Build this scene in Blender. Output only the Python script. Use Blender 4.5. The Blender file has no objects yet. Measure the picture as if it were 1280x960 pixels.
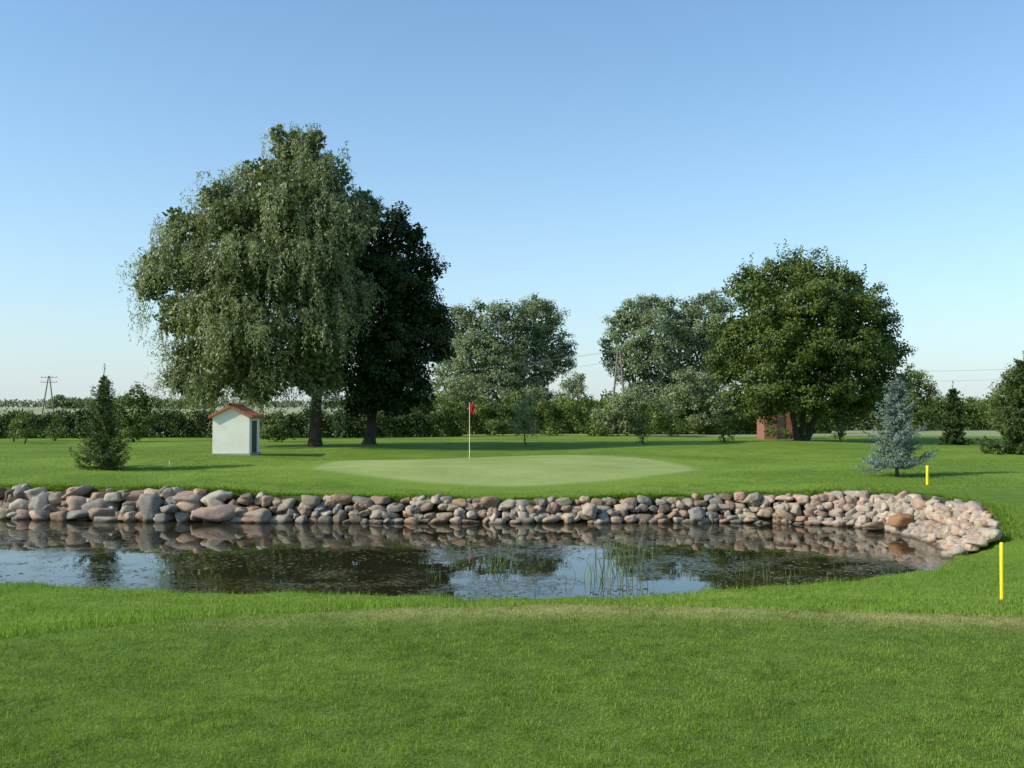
import bpy, bmesh, math
import numpy as np
from mathutils import Vector
rng=np.random.default_rng(11)
F=1250.0
CAMZ=3.0
scene=bpy.context.scene
# ------------------------------------------------------------------ helpers
def sm(v,a,b):
    t=np.clip((np.asarray(v,float)-a)/(b-a),0,1); return t*t*(3-2*t)
def unit(v):
    return v/np.maximum(np.linalg.norm(v,axis=-1,keepdims=True),1e-9)
def X(px,D): return (px-640)/F*D
def Z(py,D): return CAMZ-(py-515)/F*D

def mesh_obj(name,V,faces,mat=None,fattr=None,pattr=None,smooth=False,parent=None):
    if isinstance(faces,np.ndarray): faces=[faces]
    V=np.asarray(V,dtype=np.float32)
    me=bpy.data.meshes.new(name)
    me.vertices.add(len(V)); me.vertices.foreach_set('co',V.ravel())
    loops=np.concatenate([f.ravel() for f in faces]).astype(np.int32)
    sizes=np.concatenate([np.full(len(f),f.shape[1]) for f in faces]).astype(np.int32)
    starts=np.concatenate([[0],np.cumsum(sizes)[:-1]]).astype(np.int32)
    me.loops.add(len(loops)); me.loops.foreach_set('vertex_index',loops)
    me.polygons.add(len(sizes)); me.polygons.foreach_set('loop_start',starts)
    try: me.polygons.foreach_set('loop_total',sizes)
    except Exception: pass
    me.polygons.foreach_set('use_smooth',np.full(len(sizes),bool(smooth)))
    if mat: me.materials.append(mat)
    me.update(calc_edges=True)
    for dom,dd in (('FACE',fattr),('POINT',pattr)):
        if dd:
            for k,a in dd.items():
                a=np.asarray(a,np.float32)
                if a.ndim==2:
                    at=me.attributes.new(k,'FLOAT_VECTOR',dom); at.data.foreach_set('vector',a.ravel())
                else:
                    at=me.attributes.new(k,'FLOAT',dom); at.data.foreach_set('value',a)
    me.validate()
    ob=bpy.data.objects.new(name,me); scene.collection.objects.link(ob)
    if parent: ob.parent=parent
    return ob
def empty(name):
    e=bpy.data.objects.new(name,None); scene.collection.objects.link(e); return e

class Geo:
    def __init__(s): s.V=[];s.F={};s.n=0
    def add(s,V,Fc):
        V=np.asarray(V,float); Fc=np.asarray(Fc,int)
        s.V.append(V); s.F.setdefault(Fc.shape[1],[]).append(Fc+s.n); s.n+=len(V)
    def tube(s,P,R,k=7):
        P=np.asarray(P,float);R=np.asarray(R,float);n=len(P)
        T=unit(np.gradient(P,axis=0))
        ref=np.where(np.abs(T[:,2:3])>.9,np.array([[1,0,0]]),np.array([[0,0,1]]))
        A=unit(np.cross(T,ref));B=np.cross(T,A)
        for i in range(1,n):
            if np.dot(A[i],A[i-1])<0: A[i]*=-1;B[i]*=-1
        th=np.linspace(0,2*math.pi,k,endpoint=False)
        ring=P[:,None]+R[:,None,None]*(np.cos(th)[None,:,None]*A[:,None]+np.sin(th)[None,:,None]*B[:,None])
        i=np.arange(n-1)[:,None]*k; j=np.arange(k)[None];j2=(j+1)%k
        f=np.stack([i+j,i+j2,i+k+j2,i+k+j],-1).reshape(-1,4)
        s.add(ring.reshape(-1,3),f)
    def box(s,lo,hi):
        x0,y0,z0=lo;x1,y1,z1=hi
        V=[(x0,y0,z0),(x1,y0,z0),(x1,y1,z0),(x0,y1,z0),(x0,y0,z1),(x1,y0,z1),(x1,y1,z1),(x0,y1,z1)]
        s.add(V,[(0,3,2,1),(4,5,6,7),(0,1,5,4),(1,2,6,5),(2,3,7,6),(3,0,4,7)])
    def obj(s,name,mat,**k):
        return mesh_obj(name,np.concatenate(s.V),[np.concatenate(v) for v in s.F.values()],mat,**k)

# ------------------------------------------------------------------ materials
def newmat(name):
    m=bpy.data.materials.new(name); m.use_nodes=True; nt=m.node_tree; nt.nodes.clear(); return m,nt
def c4(c): return (c[0],c[1],c[2],1)
def mixc(nt,f,a,b,mode='MIX'):
    n=nt.nodes.new('ShaderNodeMix'); n.data_type='RGBA'; n.blend_type=mode
    for s,v in ((0,f),(6,a),(7,b)):
        if isinstance(v,bpy.types.NodeSocket): nt.links.new(v,n.inputs[s])
        elif s==0: n.inputs[0].default_value=v
        else: n.inputs[s].default_value=c4(v)
    return n.outputs[2]
def noise(nt,scale,detail=3,rough=.55,vec=None):
    n=nt.nodes.new('ShaderNodeTexNoise'); n.inputs['Scale'].default_value=scale
    n.inputs['Detail'].default_value=detail; n.inputs['Roughness'].default_value=rough
    if vec is None:
        g=nt.nodes.new('ShaderNodeNewGeometry'); vec=g.outputs['Position']
    nt.links.new(vec,n.inputs['Vector']); return n.outputs[0]
def mrange(nt,v,a,b,c=0.,d=1.):
    n=nt.nodes.new('ShaderNodeMapRange'); n.inputs[1].default_value=a;n.inputs[2].default_value=b
    n.inputs[3].default_value=c;n.inputs[4].default_value=d; nt.links.new(v,n.inputs[0]); return n.outputs[0]
def math_(nt,op,a,b):
    n=nt.nodes.new('ShaderNodeMath'); n.operation=op
    for i,v in enumerate((a,b)):
        if isinstance(v,bpy.types.NodeSocket): nt.links.new(v,n.inputs[i])
        else: n.inputs[i].default_value=v
    return n.outputs[0]
def attr(nt,name,vec=False):
    n=nt.nodes.new('ShaderNodeAttribute'); n.attribute_name=name; return n.outputs['Vector' if vec else 'Fac']
def gray(nt,v):
    cc=nt.nodes.new('ShaderNodeCombineColor')
    for q in range(3): nt.links.new(v,cc.inputs[q])
    return cc.outputs[0]
def out(nt,sh):
    o=nt.nodes.new('ShaderNodeOutputMaterial'); nt.links.new(sh,o.inputs[0])
def princ(nt,col,rough=.7,spec=.3,bump=None,bs=.3,bd=.02):
    p=nt.nodes.new('ShaderNodeBsdfPrincipled')
    if isinstance(col,bpy.types.NodeSocket): nt.links.new(col,p.inputs['Base Color'])
    else: p.inputs['Base Color'].default_value=c4(col)
    if isinstance(rough,bpy.types.NodeSocket): nt.links.new(rough,p.inputs['Roughness'])
    else: p.inputs['Roughness'].default_value=rough
    p.inputs['Specular IOR Level'].default_value=spec
    if bump is not None:
        b=nt.nodes.new('ShaderNodeBump'); b.inputs['Strength'].default_value=bs;b.inputs['Distance'].default_value=bd
        nt.links.new(bump,b.inputs['Height']); nt.links.new(b.outputs[0],p.inputs['Normal'])
    return p
def leafmat(name,dark,light,trans=.3,spec=.25,rough=.5,tcol=None):
    m,nt=newmat(name)
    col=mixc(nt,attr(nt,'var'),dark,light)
    p=princ(nt,col,rough,spec)
    t=nt.nodes.new('ShaderNodeBsdfTranslucent')
    tc=mixc(nt,1.0,col,tcol or (1.0,1.0,.5),'MULTIPLY'); nt.links.new(tc,t.inputs[0])
    mx=nt.nodes.new('ShaderNodeMixShader'); mx.inputs[0].default_value=trans
    nt.links.new(p.outputs[0],mx.inputs[1]);nt.links.new(t.outputs[0],mx.inputs[2]); out(nt,mx.outputs[0]); return m
def simplemat(name,a,b,scale=5,rough=.7,spec=.3,bs=.3,bd=.01,fine=None):
    m,nt=newmat(name); n=noise(nt,scale,5,.65)
    col=mixc(nt,mrange(nt,n,.3,.7),a,b)
    p=princ(nt,col,rough,spec,noise(nt,fine or scale*4,4),bs,bd); out(nt,p.outputs[0]); return m

M_willow=leafmat('willow_leaves',(.10,.13,.045),(.35,.39,.17),.3,.4,.42)
M_maple_shaded=leafmat('shaded_maple_leaves',(.018,.036,.010),(.05,.08,.02),.2,.2)  # maple leaf colour darkened to paint in the willow's shade
M_maple=leafmat('maple_leaves',(.055,.09,.016),(.165,.21,.04),.3,.25)
M_poplar_hazed=leafmat('hazed_poplar_leaves',(.12,.165,.075),(.31,.37,.17),.3,.3)  # far leaves: colour lightened and greyed, painting in distance haze
M_shrub=leafmat('shrub_leaves',(.06,.10,.025),(.21,.28,.065),.3,.2)
M_shrubg=leafmat('grey_willow_leaves',(.14,.175,.08),(.33,.38,.18),.3,.2)
M_hedge=leafmat('hedge_leaves',(.025,.05,.014),(.11,.16,.04),.2,.2)
M_fir=leafmat('fir_needles',(.04,.07,.018),(.15,.20,.055),.15,.2)
M_blue=leafmat('blue_spruce_needles',(.11,.155,.12),(.30,.37,.31),.12,.2,tcol=(1,1,1))
M_reed=leafmat('reed_blades',(.08,.12,.03),(.22,.27,.09),.3,.2)
M_weed=leafmat('floating_weed',(.05,.05,.015),(.17,.17,.05),.1,.5,.3)
M_bark=simplemat('bark',(.035,.027,.02),(.10,.08,.06),6,.9,.1,.8,.03)
M_wood=simplemat('weathered_wood',(.16,.13,.10),(.27,.23,.18),4,.85,.1)

# ------------------------------------------------------------------ pond outline
def catmull(P,step=.3,):
    P=np.asarray(P,float); o=[]
    Q=np.vstack([2*P[0]-P[1],P,2*P[-1]-P[-2]])
    for i in range(len(P)-1):
        p0,p1,p2,p3=Q[i:i+4]; n=max(2,int(np.linalg.norm(p2-p1)/step))
        t=np.linspace(0,1,n,endpoint=False)[:,None]
        o.append(.5*((2*p1)+(-p0+p2)*t+(2*p0-5*p1+4*p2-p3)*t**2+(-p0+3*p1-3*p2+p3)*t**3))
    o.append(P[-1:]); return np.vstack(o)
wall_pts=catmull([(-25,30.8),(-19,29.2),(-14.4,28.3),(-8.5,27.5),(0,27.2),(5.6,27.3),(7.7,27.0),(9.2,26.0),(9.85,24.0),(9.6,21.7),(9.2,20.7)])
near_pts=catmull([(9.2,20.7),(8.6,19.7),(7.6,18.8),(6.6,18.0),(5.2,17.3),(3.7,17.0),(2.7,16.3),(1.6,15.95),(0,16.0),(-1.9,16.15),(-3.3,16.35),(-5.4,16.6),(-7.6,17.0),(-9.5,17.9),(-14,19.4),(-20,22),(-25,25.5),(-27,28.5),(-25,30.8)])
s_=np.cumsum(np.r_[0,np.linalg.norm(np.diff(near_pts,axis=0),axis=1)])
near_pts[:,1]+= .16*np.sin(s_*2.1)*np.sin(s_*.7)+.09*np.sin(s_*5.3)
near_pts[0]=wall_pts[-1]; near_pts[-1]=wall_pts[0]
poly=np.vstack([wall_pts,near_pts[1:-1]])
def dist_poly(x,y,P):
    d=np.full(x.shape,1e9)
    m=(x>-45)&(x<30)&(y>-5)&(y<60)
    xx=x[m];yy=y[m];dd=np.full(xx.shape,1e9)
    for a,b in zip(P[:-1],P[1:]):
        e=b-a;L=e@e+1e-12
        t=np.clip(((xx-a[0])*e[0]+(yy-a[1])*e[1])/L,0,1)
        dd=np.minimum(dd,(xx-a[0]-t*e[0])**2+(yy-a[1]-t*e[1])**2)
    d[m]=np.sqrt(dd)
    mm=~m; d[mm]=np.hypot(x[mm],y[mm]-22)
    return d
def inside(x,y):
    c=np.zeros(x.shape,bool);P=poly;Q=np.roll(poly,-1,0)
    for a,b in zip(P,Q):
        if a[1]==b[1]: continue
        c^=((a[1]>y)!=(b[1]>y))&(x<(b[0]-a[0])*(y-a[1])/(b[1]-a[1])+a[0])
    return c
def walltop(x,y):
    z=np.interp(x,[-25,-9,-6.5,0,5.6,9,10.5],[.86,.88,.72,.60,.72,.86,.90])
    return z*(1-.35*sm(y,22.6,20.6)*sm(x,8,9))
def batter(x,y): return .42+.50*sm(x,8.2,9.6)
def teeY(x):
    xl=np.clip(x,-6,0);xr=np.clip(x,0,9)
    return 9.35-.083*xl**2-.024*xr**2+.05*np.sin(x*1.3)+.03*np.sin(x*3.7)
def height(x,y,full=False):
    x=np.asarray(x,float);y=np.asarray(y,float)
    dw=dist_poly(x,y,wall_pts);dn=dist_poly(x,y,near_pts);ins=inside(x,y)
    zt=walltop(x,y);bw=batter(x,y)
    far=sm(y,30,40)
    plate=1.0+.06*np.sin(x*.21+1)*np.sin(y*.17)+.16*np.exp(-((x+15)**2/50+(y-41)**2/9))-.14*np.exp(-((x+11)**2/30+(y-36.5)**2/3))
    plate+=far*.10*np.sin(x*.33+2+.1*y)*np.sin(y*.31)*sm(y,75,60)
    plate-=.24*np.exp(-((x-2)**2/90+(y-49)**2/12))
    r=np.hypot(x,y)
    plate=plate+6.0*sm(r,160,1000)
    plate=plate+.06*sm(np.hypot(x+.3,(y-37.5)),9,3)
    zf=zt*sm(dw,-.02,bw)+(plate-zt)*sm(dw,bw,bw+7)
    dT=np.maximum(y-teeY(x),0)
    t=dn/(dn+dT+1e-6)
    zn=.05+1.15*t**1.22+.03*np.sin(x*1.7+y)*np.sin(y*1.9)*sm(dT,0,1)*sm(dn,0,1)
    zn=np.where(dT<=0,1.2,zn)
    zn=zn*sm(dn,-.2,.08)
    zn=np.minimum(zn,1.2)
    rx=sm(x,8.6,11.5)
    w=sm(y,19.5-5*rx,24-2.2*rx)
    zo=zn*(1-w)+zf*w
    k=sm(dw,2.2,.3)*(dw<dn+.4)*sm(y,20.2,21.6)
    zo=zo*(1-k)+zf*k
    dmin=np.minimum(dw,dn)
    zi=-np.minimum(.6,dmin*.9)
    z=np.where(ins,zi,zo)
    if full: return z,dw,dn,ins
    return z
# ------------------------------------------------------------------ terrain sheet
def axis(a,b,st,lo,hi,g=1.065):
    c=list(np.arange(a,b,st)); s=st;v=c[-1]
    while v<hi: s*=g; v+=s; c.append(v)
    s=st;v=c[0];l=[]
    while v>lo: s*=g; v-=s; l.append(v)
    return np.array(l[::-1]+c)
xs=axis(-16,12.5,.13,-3200,3200);ys=axis(6,30,.13,-300,3200)
GX,GY=np.meshgrid(xs,ys);nx=len(xs);ny=len(ys)
z,dw,dn,ins=height(GX.ravel(),GY.ravel(),True)
gx=GX.ravel();gy=GY.ravel()
i=np.arange(ny-1)[:,None]*nx;j=np.arange(nx-1)[None]
fq=np.stack([i+j,i+j+1,i+j+1+nx,i+j+nx],-1).reshape(-1,4)
tee=sm(gy-teeY(gx),.10,-.10)
def dryf(x,y):
    e=y-teeY(x)
    return np.exp(-((e+.20)/.34)**2)*sm(x,-3.4,-.5)*(.75+.25*np.sin(x*3.1)*np.sin(x*1.3+1))
rr=np.hypot((gx+.3)/7.0,(gy-37.6)/7.0)+.015*np.sin(np.arctan2(gy-37.6,gx)*5)
green=sm(rr,1.04,.96)
collar=sm(rr,1.22,1.16)-green
hazed_field=sm(gy+.12*gx,84,90)
soil=np.where(ins,1.0,0)+sm(dw,batter(gx,gy)+.05,batter(gx,gy)-.12)*(dw<dn)*sm(gy,20.2,21.4)
soil=np.clip(soil,0,1)
m,nt=newmat('ground_grass')
n1=noise(nt,.35,4);n2=noise(nt,2.2,4);n3=noise(nt,38,3,.7);n4=noise(nt,9,3,.65);n5=noise(nt,.13,4,.6)
base=mixc(nt,mrange(nt,n1,.40,.60),(.110,.195,.018),(.205,.30,.03))
base=mixc(nt,mrange(nt,n2,.38,.72),base,(.25,.30,.055))
base=mixc(nt,mrange(nt,n4,.35,.75,0,.6),base,(.085,.165,.015))
base=mixc(nt,mrange(nt,n5,.47,.58,0,.55),base,(.085,.16,.016))
teec=mixc(nt,mrange(nt,n2,.3,.7),(.085,.145,.018),(.13,.20,.03))
base=mixc(nt,attr(nt,'tee'),base,teec)
gc=mixc(nt,mrange(nt,n1,.38,.62),(.27,.33,.10),(.36,.41,.14))
gc=mixc(nt,mrange(nt,n4,.35,.7,0,.5),gc,(.22,.29,.07))
base=mixc(nt,attr(nt,'green'),base,gc)
base=mixc(nt,math_(nt,'MULTIPLY',attr(nt,'collar'),.5),base,(.19,.28,.04))
base=mixc(nt,attr(nt,'dry'),base,(.36,.33,.13))
fc=mixc(nt,mrange(nt,noise(nt,.012,4),.4,.6),(.40,.36,.22),(.26,.31,.15))  # straw field colour, paled to stand in for distance haze
base=mixc(nt,attr(nt,'hazed_field'),base,fc)
sc=mixc(nt,mrange(nt,n4,.3,.7),(.03,.024,.016),(.07,.055,.035))
base=mixc(nt,attr(nt,'soil'),base,sc)
base=mixc(nt,1.0,base,gray(nt,mrange(nt,n3,.3,.7,.62,1.28)),'MULTIPLY')
p=princ(nt,base,.9,.1,n3,.6,.03);out(nt,p.outputs[0])
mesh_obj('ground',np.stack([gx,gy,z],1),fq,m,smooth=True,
   pattr=dict(tee=tee,green=green,collar=collar,hazed_field=hazed_field,soil=soil,dry=np.clip(dryf(gx,gy),0,1)*.9))

# ------------------------------------------------------------------ water
m,nt=newmat('pond_water')
big=noise(nt,.22,4,.6);fineN=noise(nt,9,5,.75);mid=noise(nt,1.3,4,.6)
mask=math_(nt,'MULTIPLY',mrange(nt,big,.46,.58),mrange(nt,fineN,.48,.57))
mask=math_(nt,'MULTIPLY',mask,mrange(nt,mid,.42,.56))
col=mixc(nt,mask,(.022,.020,.009),(.10,.085,.03))
rg=mrange(nt,mask,0,1,.008,.5)
p=princ(nt,col,rg,.5);p.inputs['IOR'].default_value=1.38
b=nt.nodes.new('ShaderNodeBump');b.inputs['Strength'].default_value=.045;b.inputs['Distance'].default_value=.02
hh=math_(nt,'ADD',noise(nt,2.5,2,.4),math_(nt,'MULTIPLY',mask,.6))
nt.links.new(hh,b.inputs['Height']);nt.links.new(b.outputs[0],p.inputs['Normal']);out(nt,p.outputs[0])
mesh_obj('pond_water',[(-29,15.2,0),(10.6,15.2,0),(10.6,31.5,0),(-29,31.5,0)],np.array([[0,1,2,3]]),m)

# ------------------------------------------------------------------ stone wall
bm=bmesh.new();bmesh.ops.create_icosphere(bm,subdivisions=3,radius=1)
bm.verts.ensure_lookup_table()
ICO=np.array([v.co[:] for v in bm.verts]);ICOF=np.array([[v.index for v in f.verts] for f in bm.faces]);bm.free()
AX=np.array([(1,0,0),(-1,0,0),(0,1,0),(0,-1,0),(0,0,1),(0,0,-1)],float)
def stone_shape(size):
    nr=rng.integers(4,9);pw=rng.uniform(25,70)
    n=unit(np.vstack([AX+rng.normal(0,.30,(6,3)),rng.normal(size=(nr,3))]))
    h=np.r_[rng.uniform(.68,.92,6),rng.uniform(.76,1.05,nr)]
    q=np.maximum(ICO@n.T/h,0)
    r=(np.sum(q**pw,1)+1e-4)**(-1/pw)
    r=np.minimum(r,1.24)
    r*=1+.03*np.sin(ICO@rng.normal(size=3)*6+rng.uniform(0,6))+.025*np.sin(ICO@rng.normal(size=3)*13)+.018*np.sin(ICO@rng.normal(size=3)*25)
    return ICO*r[:,None]*np.array(size)/2*1.12
def rotm(yaw,tilt,tdir):
    c,s=math.cos(yaw),math.sin(yaw);Rz=np.array([[c,-s,0],[s,c,0],[0,0,1]])
    c,s=math.cos(tilt),math.sin(tilt)
    Rx=np.array([[1,0,0],[0,c,-s],[0,s,c]]) if tdir==0 else np.array([[c,0,s],[0,1,0],[-s,0,c]])
    return Rz@Rx
WS=np.cumsum(np.r_[0,np.linalg.norm(np.diff(wall_pts,axis=0),axis=1)])
def wall_at(s):
    x=np.interp(s,WS,wall_pts[:,0]);y=np.interp(s,WS,wall_pts[:,1])
    x2=np.interp(s+.2,WS,wall_pts[:,0]);y2=np.interp(s+.2,WS,wall_pts[:,1])
    x1=np.interp(s-.2,WS,wall_pts[:,0]);y1=np.interp(s-.2,WS,wall_pts[:,1])
    t=np.array([x2-x1,y2-y1]);t/=np.linalg.norm(t)+1e-9
    return x,y,t,np.array([-t[1],t[0]])
pal=np.array([(.42,.26,.18),(.27,.245,.21),(.39,.30,.19),(.20,.15,.105),(.46,.39,.30),(.34,.21,.13),(.24,.22,.19),(.48,.34,.25),(.33,.28,.21),(.29,.20,.135),(.38,.32,.235)])
SV=[];SF=[];SC=[];sn=0
def put_stone(c,size,yaw,tilt,col):
    global sn
    V=stone_shape(size)@rotm(yaw,tilt,rng.integers(2)).T+np.array(c)
    SV.append(V);SF.append(ICOF+sn);sn+=len(V);SC.append(np.tile(col,(len(ICOF),1)))
def stone_col(x):
    c=pal[rng.integers(len(pal))]*rng.uniform(.75,1.15)
    r=sm(x,7.5,9.5)
    return c*(1-r)+r*(c*.7+np.array([.50,.39,.30])*.38)
def sc_of(x): return np.interp(x,[-25,-8.5,-6.5,-4,6,9],[.52,.54,.40,.33,.29,.29])
for jc in range(9):
    s=rng.uniform(0,.3)
    while s<WS[-1]+.3:
        x,y,t,nn=wall_at(min(s,WS[-1]));k=sc_of(x);hc=k*.58
        w=k*rng.uniform(.55,1.7);zt=float(walltop(x,y))
        zc=-.05+(jc+.5)*hc*.92+rng.normal()*.035
        if zc<zt-.04:
            bt=float(batter(x,y)); off=bt*np.clip(zc/zt,0,1.1)-.10+rng.normal()*.06
            px=x+nn[0]*off;py=y+nn[1]*off
            sz=(w*1.0,k*rng.uniform(.9,1.4),hc*rng.uniform(.8,1.55))
            put_stone((px,py,zc),sz,math.atan2(t[1],t[0])+rng.normal()*.25,rng.normal()*.26,stone_col(x))
        s+=w*.95
for _ in range(460):
    s=rng.uniform(0,WS[-1]);
    if rng.random()<.35: s=rng.uniform(WS[-1]-7,WS[-1]+.2)
    x,y,t,nn=wall_at(min(s,WS[-1]));zt=float(walltop(x,y));bt=float(batter(x,y))
    u=rng.uniform(-.05,.92)
    k=rng.uniform(.12,.28)*(1+.3*(x<-7))
    off=bt*u-.10-.1*rng.random()
    put_stone((x+nn[0]*off,y+nn[1]*off,zt*u+.02),(k*1.3,k,k*.85),rng.uniform(0,6),rng.normal()*.4,stone_col(x))
for (x,y,zc,w,d,h,col) in [(-8.0,27.35,.25,1.15,.7,.48,(.36,.25,.19)),(-9.9,27.6,.38,.55,.6,.8,(.25,.23,.20)),(-13.0,27.95,.38,.5,.55,.7,(.27,.25,.22)),
        (-6.9,27.3,.18,.85,.6,.36,(.38,.28,.22)),(-11.3,27.8,.22,.75,.6,.45,(.34,.24,.17)),(-8.9,27.6,.58,.8,.6,.36,(.32,.25,.20)),
        (9.55,24.6,.34,.55,.4,.30,(.32,.15,.06)),(9.2,25.4,.12,.8,.45,.24,(.30,.21,.14)),
        (5.0,27.15,.2,.42,.4,.42,(.26,.24,.21)),(2.1,27.05,.34,.38,.4,.4,(.42,.33,.26))]:
    put_stone((x,y,zc),(w,d,h),rng.normal()*.15,rng.normal()*.15,np.array(col))
m,nt=newmat('granite_stones')
a=attr(nt,'scol',True)
nn1=noise(nt,7,5,.7);nn2=noise(nt,45,3,.7)
col=mixc(nt,mrange(nt,nn1,.38,.7,0,.55),a,(.13,.105,.075))
col=mixc(nt,mrange(nt,nn2,.52,.75,0,.35),col,(.54,.46,.37))
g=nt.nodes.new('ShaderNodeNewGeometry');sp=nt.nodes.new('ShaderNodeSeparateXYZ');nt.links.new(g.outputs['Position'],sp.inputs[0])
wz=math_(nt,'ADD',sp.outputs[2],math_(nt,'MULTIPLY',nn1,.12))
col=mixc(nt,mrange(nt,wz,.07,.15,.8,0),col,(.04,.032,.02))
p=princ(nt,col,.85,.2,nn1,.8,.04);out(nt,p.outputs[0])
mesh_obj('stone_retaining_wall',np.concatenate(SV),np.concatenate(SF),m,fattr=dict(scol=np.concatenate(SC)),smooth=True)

# ------------------------------------------------------------------ grass blades
def blades(name,x,y,h,w,mat,lean=.35,var=None,droop=None):
    n=len(x);zz=height(x,y)
    az=rng.uniform(0,2*math.pi,n);la=rng.uniform(0,2*math.pi,n);l=np.abs(rng.normal(0,lean,n))
    side=np.stack([np.cos(az),np.sin(az),0*az],1)*(w/2)[:,None]
    P=np.stack([x,y,zz-.006],1)
    d=np.stack([np.cos(la)*np.sin(l),np.sin(la)*np.sin(l),np.cos(l)],1)
    if droop is not None: d=d+droop
    mid=P+d*(h*.55)[:,None]
    d2=unit(d+np.stack([np.cos(la),np.sin(la),-.3+0*la],1)*(.5*l/lean*.6)[:,None])
    tip=mid+d2*(h*.5)[:,None]
    V=np.stack([P-side,P+side,mid+side*.8,mid-side*.8,tip],1).reshape(-1,3)
    b=np.arange(n)[:,None]*5
    q=b+np.array([[0,1,2,3]]);t=b+np.array([[3,2,4]])
    v=rng.random(n) if var is None else var
    return mesh_obj(name,V,[q,t],mat,fattr=dict(var=np.r_[v,v]))
def grassmat(name,c1,c2,c3,dry=(.48,.43,.18),lo=.58,hi=1.28):
    m,nt=newmat(name)
    v=attr(nt,'var');n1=noise(nt,.9,4,.6);n2=noise(nt,7,4,.65)
    col=mixc(nt,mrange(nt,n1,.38,.62),c1,c2)
    col=mixc(nt,mrange(nt,v,.0,1.,0,.8),col,c3)
    col=mixc(nt,mrange(nt,v,.945,.95),col,(.38,.34,.14))
    col=mixc(nt,mrange(nt,v,1.4,2.,0,1),col,dry)
    col=mixc(nt,1.0,col,gray(nt,mrange(nt,n2,.34,.66,lo,hi)),'MULTIPLY')
    p=princ(nt,col,.5,.25)
    t=nt.nodes.new('ShaderNodeBsdfTranslucent');nt.links.new(mixc(nt,1.0,col,(1.05,1.1,.45),'MULTIPLY'),t.inputs[0])
    mx=nt.nodes.new('ShaderNodeMixShader');mx.inputs[0].default_value=.4
    nt.links.new(p.outputs[0],mx.inputs[1]);nt.links.new(t.outputs[0],mx.inputs[2]);out(nt,mx.outputs[0]);return m
G_tee=grassmat('mown_tee_grass',(.13,.21,.022),(.20,.295,.035),(.265,.365,.06))
G_rough=grassmat('rough_grass',(.14,.25,.02),(.185,.30,.03),(.235,.36,.05))
n=420000
y=4.0+ (rng.random(n)**1.25)*5.8; x=rng.uniform(-1,1,n)*(y*.62+.6)
k=y<teeY(x)+.05; x=x[k];y=y[k]
dv=dryf(x,y);v=rng.random(len(x));v=np.where(rng.random(len(x))<dv*.9,1.5+.5*rng.random(len(x)),v)
clump=1+.4*np.sin(x*9+2*np.sin(y*7))*np.sin(y*11+2*np.sin(x*5))
blades('tee_grass',x,y,rng.uniform(.012,.034,len(x))*clump,np.full(len(x),.0036)*(.7+y*.07),G_tee,.6,var=v)
n=430000
x=rng.uniform(-16,14,n);y=rng.uniform(6,23,n)
e=y-teeY(x)
k=(e>0)&(np.abs(x)<y*.60+1.5)&(rng.random(n)<1.15-(y-6)/22); x=x[k];y=y[k]
zz,dw_,dn_,in_=height(x,y,True)
k=(~in_)&~((dw_<batter(x,y)+.02)&(dw_<dn_+.3)&(y>20.6)); x=x[k];y=y[k];dn_=dn_[k]
hgt=rng.uniform(.025,.06,len(x))*(1+.5*sm(dn_,1.0,.0)+1.3*sm(y-teeY(x),1.2,.1)*sm(x,1,-2))
hgt*=1+.45*np.sin(x*2.3+np.sin(y*3))*np.sin(y*2.7)+.6*(rng.random(len(x))<.04)
blades('bank_grass',x,y,hgt,rng.uniform(.005,.009,len(x)),G_rough,.5)
n=26000
s=rng.uniform(0,WS[-1]+0.0,n)
xw=np.interp(s,WS,wall_pts[:,0]);yw=np.interp(s,WS,wall_pts[:,1])
tx=np.interp(s+.2,WS,wall_pts[:,0])-np.interp(s-.2,WS,wall_pts[:,0]);ty=np.interp(s+.2,WS,wall_pts[:,1])-np.interp(s-.2,WS,wall_pts[:,1])
tl=np.hypot(tx,ty)+1e-9;nx_=-ty/tl;ny_=tx/tl
o=batter(xw,yw)+rng.exponential(.14,n)-.08+.05*np.sin(s*3)
x=xw+nx_*o;y=yw+ny_*o
dr=np.stack([-nx_*.4,-ny_*.4,0*nx_-.15],1)
blades('wall_top_grass',x,y,rng.uniform(.05,.15,n)*(1+.5*np.sin(s*1.7)*np.sin(s*.6)),rng.uniform(.010,.018,n),G_rough,.5,droop=dr)
n=110000
y=27+rng.random(n)**1.3*28;x=rng.uniform(-1,1,n)*(y*.58)+0
zz,dw_,dn_,in_=height(x,y,True)
r_=np.hypot(x+.3,y-37.6)
k=(~in_)&(dw_>.5)&(r_>7.3)&(rng.random(n)<np.where(r_<8.6,.4,1)); x=x[k];y=y[k]
blades('fairway_grass',x,y,rng.uniform(.02,.05,len(x)),rng.uniform(.012,.022,len(x)),G_rough,.7)

# ------------------------------------------------------------------ reeds and weed
def reeds(name,cx,cy,n,spread,h,mat=M_reed):
    x=cx+rng.normal(0,spread,n);y=cy+rng.normal(0,spread*.7,n)
    G=Geo()
    for a,b in zip(x,y):
        hh=h*rng.uniform(.45,1.1);ln=rng.normal(0,.2,2);k=6;t=np.linspace(0,1,k)
        kink=rng.random()<.3
        P=np.stack([a+ln[0]*hh*t**2*(2.5 if kink else 1),b+ln[1]*hh*t**2,-.15+(hh+.15)*(t-(.35*t**3 if kink else 0))],1)
        w=.006*(1-t**2*.9)+.0008;th=rng.uniform(0,3.14);sd=np.array([math.cos(th),math.sin(th),0])
        VV=np.concatenate([P-sd*w[:,None],P+sd*w[:,None]])
        f=np.array([[q,q+k,q+k+1,q+1] for q in range(k-1)]);G.add(VV,f)
    V=np.concatenate(G.V);f=np.concatenate(G.F[4])
    mesh_obj(name,V,f,mat,fattr=dict(var=rng.random(len(f))))
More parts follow.
